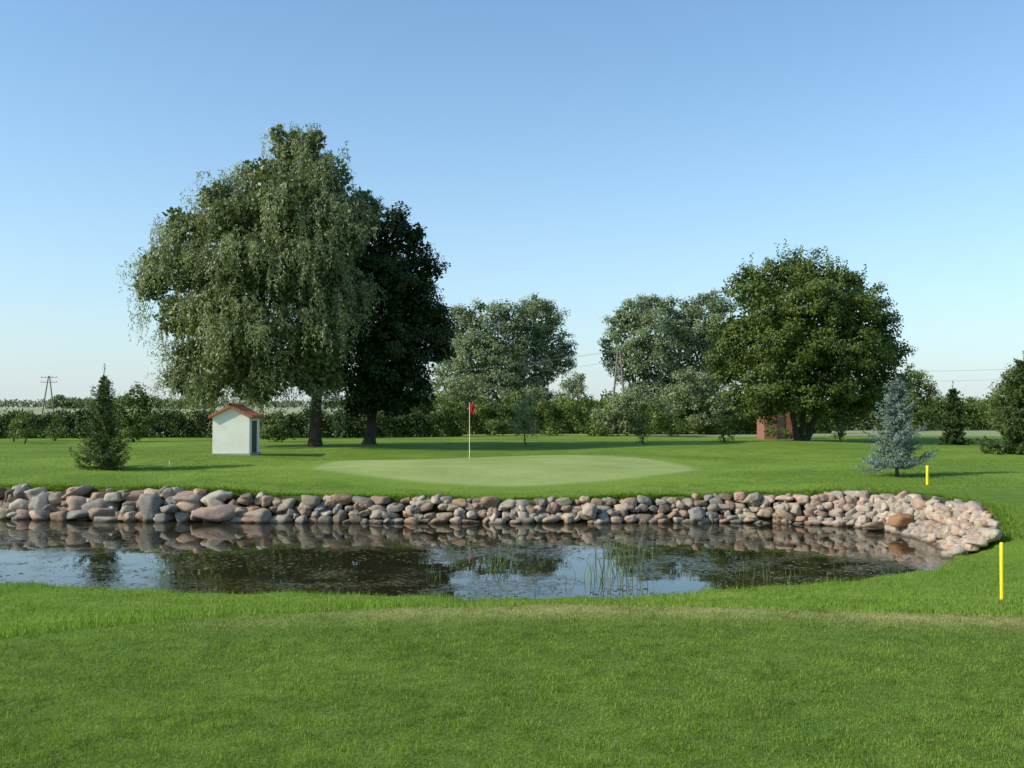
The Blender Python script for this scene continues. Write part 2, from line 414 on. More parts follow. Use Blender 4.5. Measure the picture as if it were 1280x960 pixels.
for (px,py,n,sp,h) in [(625,712,18,.18,.6),(640,690,8,.15,.55),(775,700,44,.30,.8),(752,722,24,.25,.6),(545,722,10,.1,.5),(548,735,6,.12,.35),
                       (960,722,26,.35,.28),(930,715,12,.3,.25),(700,735,10,.3,.3),(1040,710,8,.3,.2),(790,735,14,.2,.45)]:
    D=CAMZ*F/(py-515);reeds('reeds',X(px,D),D,n,sp,h)
n=11000
x=rng.uniform(-14,9,n);y=rng.uniform(16.0,25.5,n)
f1=np.sin(x*.55+1.3)*np.sin(y*.9+x*.2)+.5*np.sin(x*1.7+y*2.1)+.35*np.sin(x*4.1-y*3.3)
k=inside(x,y)&(f1+rng.normal(0,.25,n)>.30)
x=x[k];y=y[k];n=len(x)
a=rng.uniform(0,6.28,n);l=rng.uniform(.02,.06,n);w=l*rng.uniform(.3,.9,n)
A=np.stack([np.cos(a)*l,np.sin(a)*l,0*a+rng.uniform(0,.006,n)],1);B=np.stack([-np.sin(a)*w,np.cos(a)*w,0*a],1)
P=np.stack([x,y,0*x+.005],1)
V=np.stack([P-A,P-B,P+A,P+B],1).reshape(-1,3)
mesh_obj('floating_pond_weed',V,np.arange(n*4).reshape(-1,4),M_weed,fattr=dict(var=rng.random(n)))

# ------------------------------------------------------------------ trees
def leaves(P,Nrm,l,w,a=None):
    n=len(P)
    if a is None:
        r=rng.normal(size=(n,3));a=unit(r-np.sum(r*Nrm,1,keepdims=True)*Nrm)
        b=np.cross(Nrm,a)
    else:
        a=unit(a);b=unit(np.cross(a,Nrm+rng.normal(size=(n,3))*.05))
    l=l[:,None];w=w[:,None]
    return np.stack([P,P+a*l*.45+b*w*.5,P+a*l,P+a*l*.45-b*w*.5],1).reshape(-1,3)
def rball(n):
    return unit(rng.normal(size=(n,3)))*(rng.random((n,1))**(1/3))
def branch_path(p0,p1,sag=.15,k=5):
    t=np.linspace(0,1,k)[:,None];L=np.linalg.norm(p1-p0)
    P=p0+(p1-p0)*t; P[:,2]+=(np.sin(t[:,0]*math.pi)*sag*L)
    P[1:-1]+=rng.normal(0,.035*L,(k-2,3));return P
def finish_tree(name,G,LV,LF,mat):
    e=empty(name)
    G.obj('trunk_and_limbs',M_bark,smooth=True,parent=e)
    V=np.concatenate(LV);v=np.concatenate(LF)
    mesh_obj('foliage',V,np.arange(len(V)).reshape(-1,4),mat,fattr=dict(var=np.clip(v,0,1)),parent=e)
    return e
def broadleaf(name,base,lobes,mat,trunk_r=.35,fork=None,clump_r=.7,dens=.55,lpc=90,leaf=.2,trunks=1,interior=.4,up=.35,flat=.7,shoots=0):
    lobes=np.asarray(lobes,float);base=np.array(base,float)
    G=Geo();LV=[];LF=[]
    cc=lobes[:,:3].mean(0)
    fk=np.array([base[0]*.8+cc[0]*.2,base[1]*.8+cc[1]*.2,base[2]+(fork or 2.)])
    for ti in range(trunks):
        o=np.array([(ti-(trunks-1)/2)*.42,rng.normal()*.15,0])*(trunks>1)
        top=fk+o*2.6
        t=np.linspace(0,1,7)[:,None];P=(base+o*.6-[0,0,.15])*(1-t)+top*t
        P[2:-1]+=rng.normal(0,.05,(4,3))
        R=trunk_r/(1 if trunks==1 else 1.5)*(1-.3*t[:,0]);R[0]*=1.45;R[1]*=1.1
        G.tube(P,R,9)
    for lo in lobes:
        c=lo[:3]
        P=branch_path(fk+rng.normal(0,.08,3),c,.06,6);R=np.linspace(trunk_r*.4,trunk_r*.08,6);G.tube(P,R,6)
        r=lo[3:];area=4*math.pi*((r[0]*r[1]+r[1]*r[2]+r[0]*r[2])/3)
        nc=max(5,int(area*dens));d=unit(rng.normal(size=(nc,3)))
        ph=rng.uniform(0,6,3)
        bump=1+.14*np.sin(d[:,0:1]*4+ph[0])*np.sin(d[:,2:3]*5+ph[1])+.08*np.sin(d[:,1:2]*9+ph[2])
        cen=c+d*r*rng.uniform(.66,1.10,(nc,1))*bump
        keep=np.ones(nc,bool)
        for l2 in lobes:
            if l2 is lo: continue
            keep&=np.sum(((cen-l2[:3])/l2[3:])**2,1)>.5
        cen=cen[keep];d=d[keep]
        for ci,di in zip(cen,d):
            cr=clump_r*rng.uniform(.4,1.5);n=max(6,int(lpc*(cr/clump_r)**2*rng.uniform(.7,1.2)))
            b=unit(rng.normal(size=(n,3)))*(rng.random((n,1))**.5)
            P=ci+b*cr*np.array([1,1,flat])
            nr=unit(b*.5+di*.6+np.array([0,0,up])+rng.normal(size=(n,3))*.5)
            LV.append(leaves(P,nr,leaf*rng.uniform(.6,1.3,n),leaf*rng.uniform(.5,.95,n)))
            cv=rng.uniform(-.26,.26)
            LF.append(.5+cv+rng.normal(0,.2,n))
            if rng.random()<.2:
                p0=c+(ci-c)*.25;Pb=branch_path(p0,ci,.02,4);G.tube(Pb,np.linspace(trunk_r*.08,.012,4),4)
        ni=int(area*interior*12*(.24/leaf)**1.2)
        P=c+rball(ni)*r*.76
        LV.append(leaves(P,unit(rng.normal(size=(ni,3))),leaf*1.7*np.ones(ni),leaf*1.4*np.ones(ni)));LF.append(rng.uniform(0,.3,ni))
    if shoots:
        top=lobes[lobes[:,2]+lobes[:,5]>np.percentile(lobes[:,2]+lobes[:,5],60)]
        for _ in range(shoots):
            lo=top[rng.integers(len(top))];a=rng.normal(0,.5,2)
            p=lo[:3]+np.array([a[0]*lo[3],a[1]*lo[4],lo[5]*.8*math.sqrt(max(0,1-.5*(a@a)))])
            L=rng.uniform(.9,1.5);k=26;t=np.linspace(0,1,k)[:,None];P=p+np.array([rng.normal()*.12,0,1])*t*L+rng.normal(0,.05,(k,3))
            LV.append(leaves(P,unit(rng.normal(size=(k,3))),leaf*.9*np.ones(k),leaf*.6*np.ones(k)));LF.append(rng.uniform(.5,1,k))
    return finish_tree(name,G,LV,LF,mat)
def lobes_px(D,rows):
    o=[]
    for (px,py,rx,ry,dy) in rows:
        k=D/F;o.append((X(px,D),D+dy,Z(py,D),rx*k,(rx+ry)/2*k,ry*k))
    return np.array(o)
def ground_z(x,y): return float(height(np.array([x]),np.array([y]))[0])

def willow(name,D,basepx,lobes,trunk_r,strands,mat):
    base=np.array([X(basepx,D),D,0.]);base[2]=ground_z(base[0],base[1])
    G=Geo();LV=[];LF=[]
    fk=base+np.array([.1,0,3.6])
    t=np.linspace(0,1,7)[:,None];P=(base-[0,0,.15])*(1-t)+fk*t;P[2:-1]+=rng.normal(0,.06,(4,3))
    R=trunk_r*(1-.25*t[:,0]);R[0]*=1.4;G.tube(P,R,10)
    lead=[fk+np.array([-1.5,.4,5]),fk+np.array([.8,.7,6]),fk+np.array([-4.,.8,3.5])]
    for q in lead: G.tube(branch_path(fk,q,.03,6),np.linspace(trunk_r*.6,trunk_r*.25,6),7)
    for lo in lobes:
        c=lo[:3];r=lo[3:]
        q=min(lead+[fk],key=lambda a:np.linalg.norm(a-c)+(3 if a[2]>c[2] else 0))
        G.tube(branch_path(q,c,.08,6),np.linspace(trunk_r*.25,.04,6),5)
        area=4*math.pi*((r[0]*r[1]+r[1]*r[2]+r[0]*r[2])/3)
        nt_=int(area*strands*.13)
        d=unit(rng.normal(size=(nt_,3))+[0,-.15,.25]);cen=c+d*r*rng.uniform(.62,1.08,(nt_,1))
        keep=np.ones(nt_,bool)
        for l2 in lobes:
            if l2 is lo: continue
            keep&=np.sum(((cen-l2[:3])/l2[3:])**2,1)>.45
        cen=cen[keep];d=d[keep]
        for ci,di in zip(cen,d):
            ns=rng.integers(5,11);cv=rng.uniform(-.25,.25)
            Ls=rng.uniform(.6,2.2)
            for _ in range(ns):
                L=Ls*rng.uniform(.6,1.15);k=int(L*17)+5;t=np.linspace(0,1,k)
                o=unit(di*[1,1,.5]+rng.normal(size=3)*.75);s0=ci+rng.normal(size=3)*.25
                P=s0+o*(np.minimum(t*1.5,1)**.8)[:,None]*L*.48; P[:,2]+=.15*np.sin(t*3)-L*.8*t**1.7
                P+=rng.normal(0,.05,(k,3))
                a=np.tile([0,0,-1.],(k,1))*(.5+.5*t[:,None])+o*.5*(1-t[:,None])+rng.normal(size=(k,3))*.55
                nr=unit(o+di*.5+np.array([0,0,.4])+rng.normal(size=(k,3))*.5)
                LV.append(leaves(P,nr,rng.uniform(.12,.25,k),rng.uniform(.035,.07,k),a));LF.append(.5+cv+rng.normal(0,.2,k))
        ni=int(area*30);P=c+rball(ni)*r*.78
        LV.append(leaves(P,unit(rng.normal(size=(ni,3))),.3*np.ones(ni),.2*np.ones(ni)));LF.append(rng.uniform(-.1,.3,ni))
    return finish_tree(name,G,LV,LF,mat)
rows=[(368,190,36,36,0),(325,222,48,34,.5),(405,226,44,40,-.5),(447,258,32,34,.8),(278,252,34,28,-.6),(365,268,60,50,-2.2),(300,288,50,40,-2.2),(236,290,38,30,0),(214,268,14,12,.3),
      (425,300,50,48,-1.6),(202,328,32,30,.3),(252,342,48,40,-2),(320,345,52,46,-3.4),(385,350,52,50,-3.2),(435,372,40,48,-1.6),(190,358,26,24,-.3),(230,396,36,32,-.8),(290,402,48,40,-3),
      (350,420,50,44,-3.8),(412,428,42,52,-2.6),(250,446,38,30,-.6),(226,474,28,24,.2),(300,458,42,34,-2.4),(352,472,34,26,-2.6),(402,474,34,30,-1.6),(256,486,36,20,0),(325,488,38,20,-1),
      (345,165,12,12,0),(392,175,16,16,0),
      (360,260,60,60,3),(290,330,64,52,3.2),(400,350,64,74,3.4),(280,430,54,48,3.4),(370,450,54,44,3.6),(335,320,64,84,0)]
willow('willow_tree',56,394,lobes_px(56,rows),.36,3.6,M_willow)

rows=[(485,285,32,26,0),(512,300,26,26,-.6),(460,310,40,36,-.5),(522,335,26,26,-.5),(480,360,50,46,-1.6),(518,385,36,32,-1),(548,412,20,24,0),(480,430,50,42,-2.4),(534,435,32,28,-.8),
      (553,438,16,14,0),(455,470,44,30,-1.6),(505,475,44,32,-1.6),(530,492,20,18,-.5),(460,505,40,18,-.6),(500,503,28,20,-.8),(490,390,50,86,2)]
D=60;bx=X(461,D)
broadleaf('maple_tree',(bx,D,ground_z(bx,D)),lobes_px(D,rows),M_maple_shaded,.36,2.6,.55,.95,90,.19,interior=1.0)
rows=[(985,345,46,24,0),(1022,350,40,26,-.5),(940,358,30,24,0),(1064,364,24,24,0),(950,392,44,34,-2),(1010,388,50,40,-3),(1074,398,38,34,-.8),(922,420,32,32,0),(975,438,50,40,-3.4),
      (1035,438,48,42,-3.2),(1092,426,34,32,-.4),(1118,440,18,20,.4),(912,460,26,28,.3),(950,478,44,30,-2.2),(1008,488,48,28,-2.6),(1068,480,44,32,-1.6),(1104,470,22,22,0),(955,506,46,18,-.5),(1052,508,40,16,-.5),
      (1086,503,24,14,0),(924,500,26,18,0),(1000,430,74,64,2.4)]
D=67;bx=X(1001,D)
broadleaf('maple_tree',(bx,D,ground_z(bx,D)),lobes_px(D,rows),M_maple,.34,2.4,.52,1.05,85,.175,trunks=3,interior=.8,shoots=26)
def pop(name,D,rows,mat=M_poplar_hazed,basepx=None,leaf=.23,dens=.85,lpc=75,cr=.72,tr=.3,fork=3,**k):
    L=lobes_px(D,rows);bx=X(basepx,D) if basepx else L[:,0].mean()
    k.setdefault('interior',.5)
    return broadleaf(name,(bx,D,ground_z(bx,D)),L,mat,tr,fork,cr,dens,lpc,leaf,**k)
pop('poplar_tree',112,[(622,392,20,16,0),(583,398,24,18,0),(600,420,34,28,0),(643,396,18,18,0),(568,430,22,26,0),(604,384,10,8,0),(596,450,40,32,-2),(572,475,30,32,-2),(625,460,38,34,-2),(618,500,40,30,-2.5),(585,515,36,26,-1)],basepx=600,up=.7)
pop('poplar_tree',115,[(664,383,16,13,0),(690,398,14,18,0),(672,402,28,22,0),(650,430,30,28,-1),(685,432,28,22,0),(709,438,11,8,0),(700,455,18,13,0),(660,465,34,30,-2),(668,500,32,28,0)],basepx=668,up=.7)
pop('poplar_tree',118,[(812,379,17,11,0),(796,395,20,20,0),(836,382,14,11,0),(774,413,16,24,0),(815,418,32,32,-2),(760,438,12,18,0),(785,452,30,26,-1),(818,460,32,28,-1),(815,495,34,28,-1),(778,392,8,8,0)],basepx=800,up=.7)
pop('poplar_tree',120,[(888,376,18,11,0),(862,385,16,12,0),(850,405,22,20,0),(902,388,14,13,0),(872,415,34,30,-2),(895,440,28,36,-1),(858,450,32,28,-2),(862,490,36,30,-2)],basepx=868,up=.7)
sk=dict(leaf=.18,cr=.55,dens=1.3,lpc=60)
pop('willow_shrub',98,[(665,498,18,14,0),(650,516,14,14,0),(680,520,16,16,0),(662,530,24,14,0)],M_shrubg,fork=1.2,tr=.12,**sk)
pop('deciduous_tree',105,[(722,484,14,14,0),(715,505,22,20,0),(740,518,16,14,0),(727,472,7,7,0),(708,478,8,8,0)],M_poplar_hazed,fork=1.5,tr=.15,**sk)
pop('willow_shrub',92,[(575,500,22,22,0),(560,520,18,16,0),(600,512,18,18,0),(590,488,12,13,0),(565,482,10,10,0)],M_shrubg,fork=1.2,tr=.12,**sk)
pop('willow_shrub',84,[(777,512,20,20,0),(797,502,18,20,0),(757,522,16,16,0),(818,514,18,20,0),(770,532,30,14,0)],M_shrubg,fork=1.2,tr=.10,**sk)
pop('willow_shrub',90,[(868,478,20,18,0),(850,498,22,22,0),(885,490,20,24,0),(905,512,18,20,0),(870,518,28,18,0),(856,475,10,10,0)],M_shrubg,fork=1.2,tr=.12,**sk)
pop('bush',96,[(625,525,18,14,0),(700,525,18,14,0),(545,520,12,12,0),(730,532,16,10,0)],M_shrub,fork=.8,tr=.08,**sk)
pop('bush',82,[(822,524,12,14,-.5),(842,534,16,10,0),(740,536,18,9,0),(618,536,20,9,0),(690,536,16,9,0)],M_shrub,fork=.6,tr=.08,**sk)
pop('deciduous_tree',105,[(1140,474,18,13,0),(1150,495,22,22,0),(1125,500,20,24,0),(1145,525,24,18,0),(1136,462,7,8,0),(1162,488,10,8,0)],M_shrub,fork=1.5,tr=.15,**sk)
pop('deciduous_tree',120,[(1215,508,13,10,0),(1230,516,13,12,0),(1205,525,18,12,0),(1240,530,16,10,0),(1180,525,16,12,0)],M_shrubg,fork=1.5,tr=.15,**sk)
pop('deciduous_tree',80,[(1272,472,16,14,0),(1255,492,18,16,0),(1285,500,24,24,0),(1262,520,22,16,0),(1300,466,20,18,0),(1310,510,26,30,0),(1250,510,12,14,0)],M_shrub,fork=1.5,tr=.16,**sk)
pop('deciduous_tree',68,[(168,497,20,15,0),(151,510,16,15,0),(186,510,14,15,0),(168,524,28,16,0),(162,538,26,12,0)],M_shrub,leaf=.16,dens=1.6,lpc=60,fork=1.0,tr=.12,cr=.42)
pop('bush',66,[(345,530,14,12,0),(355,542,14,11,0),(334,542,13,10,0),(350,520,7,7,0)],M_shrub,leaf=.14,fork=.4,tr=.05,cr=.33,dens=1.8,lpc=50)

for (px,D,top,bot,w) in [(656,62,490,556,20),(803,64,505,557,13),(905,64,518,557,11),(32,66,512,555,15),(70,70,516,554,12),(18,68,524,552,8),(1050,70,528,552,7)]:
    h=bot-top;rows=[(px,top+h*.28,w*.6,h*.26,0),(px-w*.3,top+h*.5,w*.65,h*.24,-.2),(px+w*.35,top+h*.52,w*.6,h*.24,.2),(px,top+h*.68,w*.75,h*.18,0)]
    pop('sapling_tree',D,rows,M_shrubg if px==656 else M_shrub,basepx=px,leaf=.12,dens=2.4,lpc=32,cr=.30,tr=.06,fork=.5,interior=.25)

def hedge(name,pts,h,wd,mat,n,leaf=.18,seed=0):
    P=catmull(pts,1.0);s=np.cumsum(np.r_[0,np.linalg.norm(np.diff(P,axis=0),axis=1)])
    u=rng.uniform(0,s[-1],n);x=np.interp(u,s,P[:,0]);y=np.interp(u,s,P[:,1])
    top=h*(1+.15*np.sin(u*.9+seed)*np.sin(u*.23+seed)+.10*np.sin(u*2.3)+.07*np.sin(u*5.1)+rng.normal(0,.05,n))
    a=rng.uniform(0,math.pi,n);ra=rng.uniform(.75,1.03,n)
    yy=y-np.cos(a)*wd*ra*(1+.15*np.sin(u*3.1)+.1*np.sin(u*7));zz=np.sin(a)**.6*top*ra
    zl=rng.random(n)<.55; zz=np.where(zl,rng.random(n)*top*.95,zz)
    yy=np.where(zl,y-wd*rng.uniform(.6,1.1,n)*(1+.15*np.sin(u*3.1+zz*2)),yy)
    g=height(x,y)
    nr=unit(np.stack([0*a,-np.cos(a),np.sin(a)],1)+rng.normal(size=(n,3))*.7)
    V=leaves(np.stack([x,yy,g+zz],1),nr,leaf*rng.uniform(.6,1.4,n),leaf*rng.uniform(.5,.9,n))
    var=.5+.28*np.sin(u*.9)*np.sin(u*.37)+.22*np.sin(u*1.9)*np.sin(zz*4+u)+rng.normal(0,.2,n)
    return mesh_obj(name,V,np.arange(n*4).reshape(-1,4),mat,fattr=dict(var=np.clip(var,0,1)))
hedge('hedge',[(-52,76),(-40,77),(-20,79),(-4,82)],1.95,1.3,M_hedge,55000,.2)
hedge('hedge',[(-6,90),(6,92),(18,92),(30,95)],2.6,1.8,M_shrub,45000,.24,2)
hedge('shrubbery',[(-14,90),(-8,95),(10,104),(26,108),(42,112),(60,110)],3.4,2.2,M_shrub,60000,.3,4)
hedge('distant_trees',[(-190,640),(-230,640),(-290,650)],6,5,M_poplar_hazed,7000,1.6,1)
hedge('distant_trees',[(-600,900),(-420,900),(-200,930),(300,950),(800,900)],6,8,M_poplar_hazed,22000,2.2,3)
L=lobes_px(620,[(75,501,9,6,0),(88,506,9,6,0),(66,507,6,5,0)]);
broadleaf('deciduous_tree',(X(78,620),620,ground_z(X(78,620),620)),L,M_poplar_hazed,.6,2,1.6,.2,60,1.0)

def conifer(name,px,D,H,R,mat,whorls,nb,upturn=.15,needle=.075,nw=.022,bare=.08,leader=.12,lift=.5,tw=.055,jit=.25,core=2500):
    bx=X(px,D);bz=ground_z(bx,D);G=Geo();LV=[];LF=[]
    G.tube([(bx,D,bz-.1),(bx+.01,D,bz+H*.3),(bx-.01,D,bz+H*.7),(bx,D,bz+H*.99)],[R*.055,R*.04,R*.02,.004],7)
    def needles(P,T,cv,ln=1):
        k=len(P);a=unit(T*.7+rng.normal(size=(k,3))*.6)
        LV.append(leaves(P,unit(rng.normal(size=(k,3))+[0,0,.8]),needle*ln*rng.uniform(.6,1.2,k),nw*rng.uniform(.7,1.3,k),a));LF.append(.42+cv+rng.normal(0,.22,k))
    for wi in range(whorls):
        u=bare+(1-bare-leader)*(wi+rng.uniform(-.2,.2))/(whorls-1)
        Lb0=R*(1-u)**.8*(.88+.15*math.sin(wi*2.1))+.05
        n=max(5,int(nb*(1-.45*u)));a0=rng.uniform(0,6)
        for b in range(n):
            Lb=Lb0*rng.uniform(1-jit*1.3,1+jit);az=a0+b*2*math.pi/n+rng.normal(0,.18)
            d=np.array([math.cos(az),math.sin(az),0.]);k=max(8,int(Lb/.035));t=np.linspace(0,1,k)
            P=np.array([bx,D,bz+u*H+rng.normal()*.04])+d*(t*Lb)[:,None];el=rng.normal(0,.10)
            P[:,2]+=Lb*(-.25*np.sin(t*2.2)*(1-u)+upturn*t**2+(lift*u+el)*t)
            G.tube(P[::max(1,k//4)],np.linspace(.014,.004,len(P[::max(1,k//4)])),4)
            cv=rng.uniform(-.2,.2)
            sd=np.array([-d[1],d[0],0])
            for sgn in (-1,1):
                for ti in np.arange(.15,1.0,tw/max(Lb,.2)*1.3):
                    p0=P[int(ti*(k-1))];tl=Lb*.38*(1-ti)**.6*rng.uniform(.5,1.15)+.06
                    kk=max(5,int(tl/.014));tt=np.linspace(0,1,kk)[:,None]
                    dd=unit(d*.85+sgn*sd*.75+np.array([0,0,-.08+.2*rng.normal()]))
                    needles(p0+dd*tt*tl+rng.normal(0,.010,(kk,3)),np.tile(dd,(kk,1)),cv+.12*ti)
            needles(P+rng.normal(0,.010,P.shape),np.tile(d,(k,1)),cv)
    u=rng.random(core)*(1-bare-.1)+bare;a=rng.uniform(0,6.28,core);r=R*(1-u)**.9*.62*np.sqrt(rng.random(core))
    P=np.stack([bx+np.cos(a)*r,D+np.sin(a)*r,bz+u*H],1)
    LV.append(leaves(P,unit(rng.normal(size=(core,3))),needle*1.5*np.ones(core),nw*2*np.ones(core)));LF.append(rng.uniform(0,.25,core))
    t=np.linspace(.8,1.03,40)[:,None];P=np.array([bx,D,bz])+np.array([0,0,H])*t
    needles(P+rng.normal(0,.010,P.shape),np.tile([0,0,1.],(40,1)),0,.9)
    return finish_tree(name,G,LV,LF,mat)
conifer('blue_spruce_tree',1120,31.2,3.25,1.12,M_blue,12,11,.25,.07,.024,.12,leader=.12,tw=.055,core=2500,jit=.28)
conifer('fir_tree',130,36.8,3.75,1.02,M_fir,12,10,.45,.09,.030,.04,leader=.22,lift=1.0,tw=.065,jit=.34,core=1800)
conifer('spruce_tree',1191,62,3.8,.95,M_hedge,12,9,.1,.14,.06,.03)
conifer('fir_tree',1280,46,4.6,1.7,M_fir,14,12,.3,.12,.05,.04,jit=.3,core=4500)

# ------------------------------------------------------------------ plaster hut
M_plaster=simplemat('plaster',(.74,.70,.57),(.84,.81,.70),2.2,.9,.1,.2,.01,30)
M_tile=simplemat('clay_tiles',(.32,.09,.045),(.48,.17,.085),6,.8,.2,.3,.01)
M_door=simplemat('dark_door',(.05,.045,.035),(.09,.08,.06),8,.7,.3)
M_ledge=simplemat('grey_concrete',(.30,.29,.26),(.40,.38,.34),8,.9,.1)
D=47.;x0,x1=X(266,D),X(312,D);y0=D;y1=D+1.9;bz=ground_z(x0,D)-.03;he=1.80;pk=2.22;xm=(x0+x1)/2
e=empty('plaster_hut')
G=Geo()
V=[(x0,y0,bz),(x1,y0,bz),(x1,y0,bz+he),(xm,y0,bz+pk),(x0,y0,bz+he)]
V2=[(a,y1,c) for a,b,c in V]
G.add(np.array(V+V2),[(0,1,2,4),(6,5,9,7),(1,6,7,2),(5,0,4,9)]);
G.F.setdefault(3,[]).append(np.array([(4,2,3),(7,9,8)]))
G.obj('walls',M_plaster,parent=e)
G=Geo();ov=.16
for sgn in (-1,1):
    xe=xm+sgn*((x1-x0)/2+ov);ze=bz+pk+.05-(pk-he)*((x1-x0)/2+ov)/((x1-x0)/2)
    ncol=66;nr=13
    yy=np.linspace(y0-.16,y1+.16,ncol);tt=np.linspace(0,1,nr)
    Vt=[]
    for t in tt:
        for q,yv in enumerate(yy):
            zz=(bz+pk+.09)*(1-t)+(ze+.03)*t+.03*abs(math.sin((yv-y0)*math.pi/.2))+.018*((t*4)%1)
            Vt.append((xm*(1-t)+xe*t,yv,zz))
    Vt=np.array(Vt);Vb=Vt.copy();Vb[:,2]-=.11
    ii=np.arange(nr-1)[:,None]*ncol;jj=np.arange(ncol-1)[None]
    f=np.stack([ii+jj,ii+jj+1,ii+jj+1+ncol,ii+jj+ncol],-1).reshape(-1,4)
    n0=nr*ncol
    G.add(np.vstack([Vt,Vb]),np.vstack([f,f[:,::-1]+n0]))
    edge=[[r*ncol,(r+1)*ncol,(r+1)*ncol+n0,r*ncol+n0] for r in range(nr-1)]+[[r*ncol+ncol-1,r*ncol+ncol-1+n0,(r+1)*ncol+ncol-1+n0,(r+1)*ncol+ncol-1] for r in range(nr-1)]
    edge+=[[(nr-1)*ncol+c,(nr-1)*ncol+c+1,(nr-1)*ncol+c+1+n0,(nr-1)*ncol+c+n0] for c in range(ncol-1)]
    G.F[4].append(np.array(edge)+G.n-len(Vt)*2)
G.tube([(xm,y0-.18,bz+pk+.12),(xm,D+.9,bz+pk+.12),(xm,y1+.18,bz+pk+.12)],[.08,.08,.08],8)
G.obj('tiled_roof',M_tile,parent=e)
G=Geo();G.box((x1+.003,y0+.45,bz+.05),(x1+.035,y0+1.25,bz+1.6));G.obj('door',M_door,parent=e)
G=Geo();G.box((x0-.05,y0-.05,bz-.1),(x1+.05,y1+.05,bz+.07));G.obj('plinth',M_ledge,parent=e)

# ------------------------------------------------------------------ brick shed behind right maple
m,nt=newmat('red_brick')
br=nt.nodes.new('ShaderNodeTexBrick');br.inputs['Scale'].default_value=1;br.inputs['Brick Width'].default_value=.26;br.inputs['Row Height'].default_value=.078;br.inputs['Mortar Size'].default_value=.010
br.inputs['Color1'].default_value=(.30,.085,.05,1);br.inputs['Color2'].default_value=(.21,.06,.035,1);br.inputs['Mortar'].default_value=(.28,.22,.18,1)
g=nt.nodes.new('ShaderNodeNewGeometry');sp=nt.nodes.new('ShaderNodeSeparateXYZ');cb=nt.nodes.new('ShaderNodeCombineXYZ')
nt.links.new(g.outputs['Position'],sp.inputs[0]);nt.links.new(math_(nt,'ADD',sp.outputs[0],sp.outputs[1]),cb.inputs[0]);nt.links.new(sp.outputs[2],cb.inputs[1]);nt.links.new(cb.outputs[0],br.inputs[0])
p=princ(nt,br.outputs[0],.9,.1);out(nt,p.outputs[0]);M_brick=m
D=74.;e=empty('brick_shed');bz=ground_z(X(970,D),D)-.05
a,b=X(955,D),X(992,D)
G=Geo();G.box((a,D,bz),(b,D+2.2,bz+2.1));G.obj('walls',M_brick,parent=e)
G=Geo();xm=(a+b)/2
for sg in(-1,1):
    xe=xm+sg*((b-a)/2+.2);V=[(xm,D-.2,bz+2.9),(xe,D-.2,bz+2.04),(xe,D+2.4,bz+2.04),(xm,D+2.4,bz+2.9)]
    V=np.array(V);G.add(np.vstack([V+[0,0,.1],V]),[(0,1,2,3),(7,6,5,4),(0,4,5,1),(1,5,6,2),(2,6,7,3)])
G.obj('tiled_roof',M_tile,parent=e)
G=Geo();G.add([(a,D,bz+2.1),(b,D,bz+2.1),(xm,D,bz+2.88)],[(0,1,2)]);G.obj('gable',M_brick,parent=e)
G=Geo();G.box((a+.9,D-.04,bz+.05),(a+1.5,D-.004,bz+1.7));G.obj('door',M_door,parent=e)
pop('bush',71,[(962,541,9,7,0),(985,543,8,6,0)],M_shrub,leaf=.13,fork=.3,tr=.04,cr=.28,dens=2.5,lpc=40)

# ------------------------------------------------------------------ flagstick
M_yel=simplemat('yellow_paint',(.80,.56,.02),(.86,.62,.03),8,.45,.4,.05)
M_white=simplemat('offwhite_paint',(.52,.48,.38),(.62,.58,.45),8,.5,.4,.05)
M_pole=simplemat('pale_yellow_paint',(.74,.64,.30),(.80,.70,.36),8,.5,.4,.05)
M_red=simplemat('red_cloth',(.40,.012,.02),(.52,.02,.03),8,.8,.1,.1)
D=43.;fx=X(587,D);fz=ground_z(fx,D);e=empty('golf_flagstick')
G=Geo();G.tube([(fx,D,fz-.1),(fx,D,fz+1.2),(fx,D,fz+2.40)],[.018,.016,.013],8);G.obj('pole',M_pole,parent=e)
G=Geo();nu,nv=9,12;V=[]
for a_ in range(nv):
    v=a_/(nv-1)
    for b_ in range(nu):
        u=b_/(nu-1);V.append((fx+.014+u*.22*(1-.3*v),D+.05*math.sin(u*9+v*2)*u,fz+2.38-v*.42*(1-.2*u)-u*.16))
G.add(V,[(r*nu+c,r*nu+c+1,(r+1)*nu+c+1,(r+1)*nu+c) for r in range(nv-1) for c in range(nu-1)])
G.obj('flag',M_red,smooth=True,parent=e)
G=Geo();G.tube([(fx,D,fz-.08),(fx,D,fz+.006)],[.054,.054],12);G.obj('cup',M_white,parent=e)

def stake(px,D,h,r,mat=M_yel):
    x=X(px,D);zb=ground_z(x,D);G=Geo()
    G.tube([(x,D,zb-.15),(x+.003,D,zb+h*.5),(x+.006,D,zb+h-.02),(x+.006,D,zb+h-.004),(x+.006,D,zb+h)],[r,r,r,r*.8,r*.1],10)
    G.obj('marker_stake',mat,smooth=True)
stake(1249,13.6,.78,.027);stake(1158,28.4,.55,.040);stake(213,38,.22,.025,M_white)

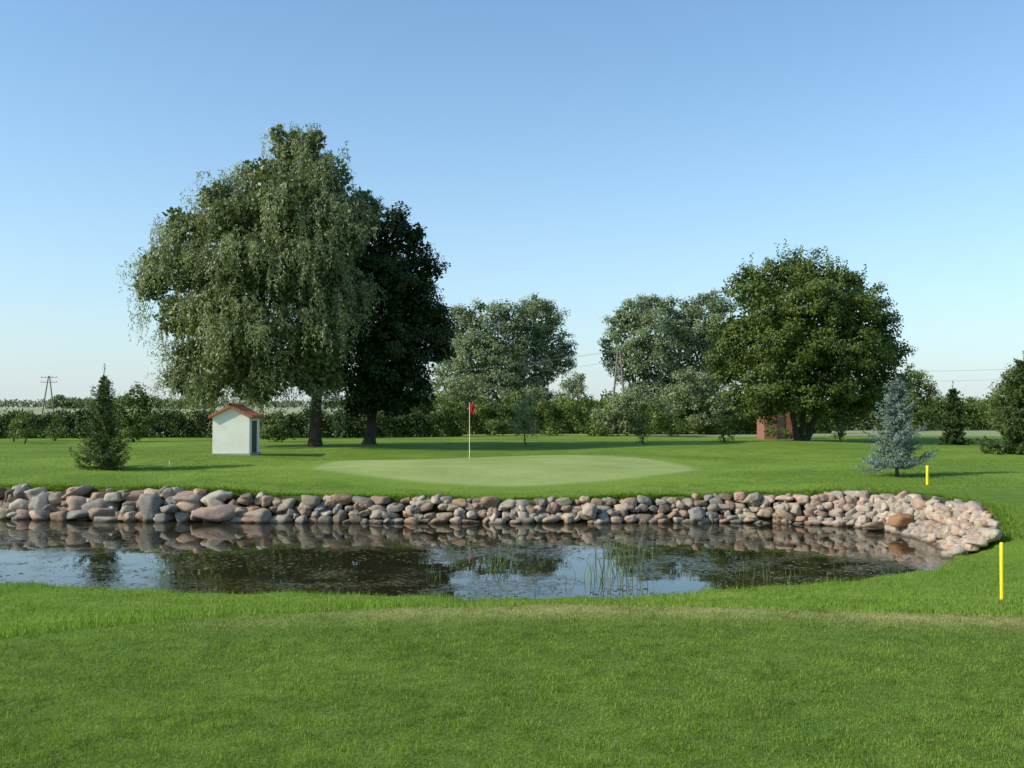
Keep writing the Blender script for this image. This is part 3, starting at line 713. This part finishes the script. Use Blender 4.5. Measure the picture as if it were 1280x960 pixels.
# ------------------------------------------------------------------ utility poles and wires
def apole(px,D,toppy,spread,arm,r0,r1):
    x=X(px,D);zb=ground_z(x,D);zt=Z(toppy,D);G=Geo()
    G.tube([(x-spread,D,zb-.2),(x-.10,D,zt)],[r0,r1],8);G.tube([(x+spread*.8,D,zb-.2),(x+.10,D,zt)],[r0,r1],8)
    G.box((x-spread*.5,D-.05,zb+(zt-zb)*.42),(x+spread*.45,D+.05,zb+(zt-zb)*.42+.10))
    for dz in (.0,.9):
        G.box((x-arm,D-.05,zt-dz-.33),(x+arm,D+.05,zt-dz-.23))
        for k in (-.9,-.45,.45,.9): G.tube([(x+arm*k,D,zt-dz-.22),(x+arm*k,D,zt-dz)],[.04,.03],6)
    G.obj('utility_pole',M_wood);return x,D,zt
A=apole(774,88,438,.85,.3,.11,.08)
B=apole(61,190,470,1.5,1.6,.16,.11)
def wire(p,q,sag):
    t=np.linspace(0,1,24);P=np.array(p)[None]*(1-t[:,None])+np.array(q)[None]*t[:,None];P[:,2]-=sag*4*t*(1-t)
    return P
M_wire=simplemat('wire',(.10,.10,.10),(.15,.15,.15),3,.6)
G=Geo()
for dz,dx in ((0,.27),(0,-.27),(-.9,.27)):
    P=wire((A[0]+dx,A[1],A[2]+dz),(X(1320,90),90,Z(458,90)+dz),1.0);G.tube(P,np.full(len(P),.008),4)
    P=wire((A[0]+dx,A[1],A[2]+dz),(X(300,150),150,Z(470,150)+dz),1.2);G.tube(P,np.full(len(P),.008),4)
G.obj('overhead_wires',M_wire)

# ------------------------------------------------------------------ camera, sun, sky
cam=bpy.data.cameras.new('camera');co=bpy.data.objects.new('camera',cam);scene.collection.objects.link(co)
co.location=(0,0,CAMZ);co.rotation_euler=(math.radians(90)+math.atan(35/F),0,0)
cam.sensor_width=36;cam.lens=36*F/1280;cam.clip_end=9000;scene.camera=co
el=math.radians(32);az=math.radians(18)
sd=np.array([-math.cos(az)*math.cos(el),-math.sin(az)*math.cos(el),math.sin(el)])
sun=bpy.data.lights.new('sun','SUN');sun.energy=5.0;sun.angle=math.radians(.5);sun.color=(1,.94,.84)
so=bpy.data.objects.new('sun',sun);scene.collection.objects.link(so);so.location=(-30,-20,40)
so.rotation_euler=Vector(sd).to_track_quat('Z','Y').to_euler()
w=bpy.data.worlds.new('World');scene.world=w;w.use_nodes=True;nt=w.node_tree
bg=nt.nodes['Background'];sk=nt.nodes.new('ShaderNodeTexSky');sk.sky_type='NISHITA';sk.sun_disc=False
sk.sun_elevation=el;sk.sun_rotation=math.atan2(sd[0],sd[1]);sk.dust_density=.8;sk.air_density=1.0;sk.ozone_density=1.5;sk.altitude=50
c=mixc(nt,1.0,sk.outputs[0],(1.0,1.30,1.40),'MULTIPLY')
tc=nt.nodes.new('ShaderNodeTexCoord');sp=nt.nodes.new('ShaderNodeSeparateXYZ');nt.links.new(tc.outputs['Generated'],sp.inputs[0])
zz=math_(nt,'MAXIMUM',sp.outputs[2],0.0)
hz=math_(nt,'MULTIPLY',math_(nt,'EXPONENT',math_(nt,'MULTIPLY',zz,-7.0),0.0),.85)
c=mixc(nt,hz,c,(4.55,5.0,5.45))
nt.links.new(c,bg.inputs[0]);bg.inputs[1].default_value=.15
scene.view_settings.view_transform='Standard';scene.view_settings.look='None';scene.view_settings.exposure=0
print('faces',sum(len(o.data.polygons) for o in scene.objects if o.type=='MESH'))
